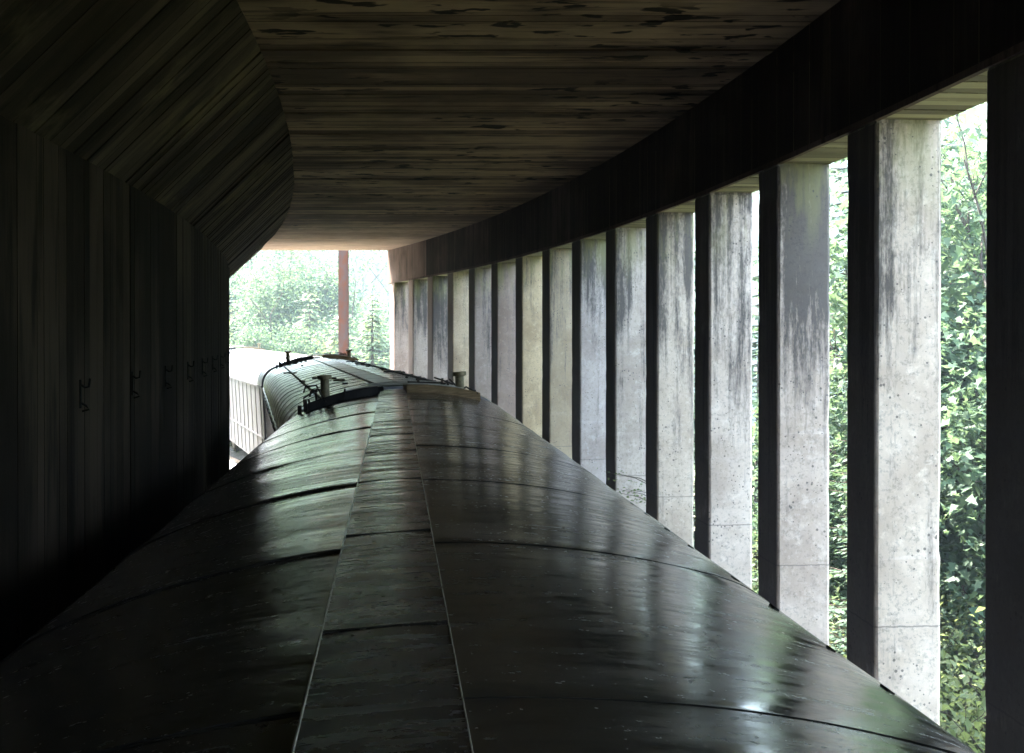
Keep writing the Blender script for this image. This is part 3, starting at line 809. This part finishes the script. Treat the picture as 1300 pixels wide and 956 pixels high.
# bushes
bt_,bc_=broad_proto(2.6,1.7,44,.12,3500,False,.04,.0)
bu=tree('bush',bt_,bc_,M['twig'],M['leafB'],G(6.4,20.6),0,1,'leafy bush low outside the nearest gap','bush','bushes outside the gallery')
k=0
for x,y,s_,lb in ((8.2,25.2,1.2,'bush low behind the gap of the second lit column'),(10.6,20.2,1.3,'broad bush low behind the tree of the nearest gap'),(6.4,31,1.1,'bush below the middle columns outside'),
   (13,27,1.5,'large bush deep behind the nearest gap'),(5.0,13,1.,'bush outside, to the right of the frame'),(-3.2,44.5,1.05,'bush beside the foot of the last column'),(-5.2,48,1.0,'bush at the foot of the rusty post'),
   (-11.3,52,1.3,'sunlit bush on the slope left of the farthest coach'),(-14.5,58,1.6,'large sunlit bush higher on the slope left of the farthest coach')):
    again(bu,(x,y,gz(x,y)-.05),k*1.3,s_,lb,'bushes outside the gallery'); k+=1
# grass: stuff
mb=MB(); rg=random.Random(8)
for i in range(26000):
    if i%2: x=rg.uniform(3.5,17); y=rg.uniform(8,40)
    else: x=rg.uniform(-24,-1); y=rg.uniform(41,75)
    xr=Xr(y) if y<90 else 0
    if y<40 and x<xr+1: continue
    if y>=40 and abs(x-trackx(y))<2.2: continue
    z=gz(x,y); h=rg.uniform(.15,.5); a=rg.uniform(0,6.28); w=.02
    dx,dy=math.cos(a)*w,math.sin(a)*w; lx,ly=rg.uniform(-.15,.15),rg.uniform(-.15,.15)
    mb.face([(x-dx,y-dy,z-.05),(x+dx,y+dy,z-.05),(x+lx,y+ly,z+h)],None,rg.random())
gr=mb.build('grass',M['leafB']); tag(gr,kind='stuff')

# far wood: one mass
mb=MB(); rg=random.Random(12)
for i in range(1500):
    az=R_(rg.uniform(-32,42)); d=rg.uniform(135,330); x=math.sin(az)*d; y=math.cos(az)*d
    t=max(0,(d-170)/550); base=max(gz(x,y) if d<200 else -6,-6) + (t**.9)*210*.9 if d>170 else max(-8,min(30,gz(x,y)))
    h=rg.uniform(9,17); w=h*.17
    for L in range(6):
        zz=base+h*(.05+.15*L); ww=w*(1-L/6.5); tone=rg.random()
        for q in range(6):
            a=rg.uniform(0,6.28); mb.face([(x,y,zz+h*.22),(x+math.cos(a)*ww,y+math.sin(a)*ww,zz-h*.03),(x+math.cos(a+.7)*ww*.9,y+math.sin(a+.7)*ww*.9,zz)],None,tone)
fw=mb.build('far_wood',M['needle']); tag(fw,kind='stuff')

# rusty post outside the mouth
rp=empty('rusty_post',(-5.72,42.9,0)); tag(rp,'rusty red-brown steel post standing outside the gallery mouth','post')
mb=MB(); 
mb.box((0,0,4.3),(.31,.02,9.0)); mb.box((0,.30,4.3),(.31,.02,9.0)); mb.box((0,.15,4.3),(.018,.276,9.0))
for z in [.6+.45*i for i in range(18)]:
    for x in (-.11,.11): mb.tube([(x,-.03,z),(x,-.01,z)],.016,6)
mb.build('shaft',M['rust'],rp)
mb=MB(); mb.box((0,.15,-.08),(.6,.6,.3)); mb.build('footing',M['soffit'],rp)

# ------------------------------------------------------------------ light
w=bpy.data.worlds.new('World'); sc.world=w; w.use_nodes=True
nt=w.node_tree; bg=nt.nodes['Background']; sk=nt.nodes.new('ShaderNodeTexSky'); sk.sky_type='NISHITA'; sk.sun_disc=False
SD=Vector((-.38,.42,.82)).normalized()
sk.sun_elevation=math.asin(SD.z); sk.sun_rotation=math.atan2(SD.x,SD.y); sk.air_density=.75; sk.dust_density=3.5
nt.links.new(sk.outputs[0],bg.inputs[0]); bg.inputs[1].default_value=.15
sun=bpy.data.lights.new('sun','SUN'); sun.energy=5.0; sun.angle=R_(.5); sun.color=(1,.95,.87)
so=bpy.data.objects.new('sun',sun); COL.objects.link(so); so.rotation_euler=SD.to_track_quat('Z','Y').to_euler()

# haze
HAZE=.0013
if HAZE:
    mb=MB(); mb.box((0,0,0),(1,1,1)); hz=mb.build('haze',None if False else bpy.data.materials.new('haze_air')); tag(hz,kind='stuff')
    m=hz.data.materials[0]; m.use_nodes=True; m.node_tree.nodes.clear()
    o=m.node_tree.nodes.new('ShaderNodeOutputMaterial'); v=m.node_tree.nodes.new('ShaderNodeVolumePrincipled')
    v.inputs['Color'].default_value=(.66,.87,1,1); v.inputs['Density'].default_value=HAZE; v.inputs['Anisotropy'].default_value=.2
    m.node_tree.links.new(v.outputs[0],o.inputs['Volume'])
    hz.scale=(1700,1700,480); hz.location=(0,0,210)

sc.render.engine='CYCLES'
sc.cycles.max_bounces=8; sc.cycles.diffuse_bounces=5; sc.cycles.glossy_bounces=4; sc.cycles.transmission_bounces=4; sc.cycles.volume_bounces=0
sc.cycles.sample_clamp_indirect=6
sc.render.resolution_x=1024; sc.render.resolution_y=753
sc.view_settings.view_transform='Standard'; sc.view_settings.look='None'
sc.view_settings.exposure=4.45; sc.view_settings.gamma=1; sc.view_settings.use_curve_mapping=False
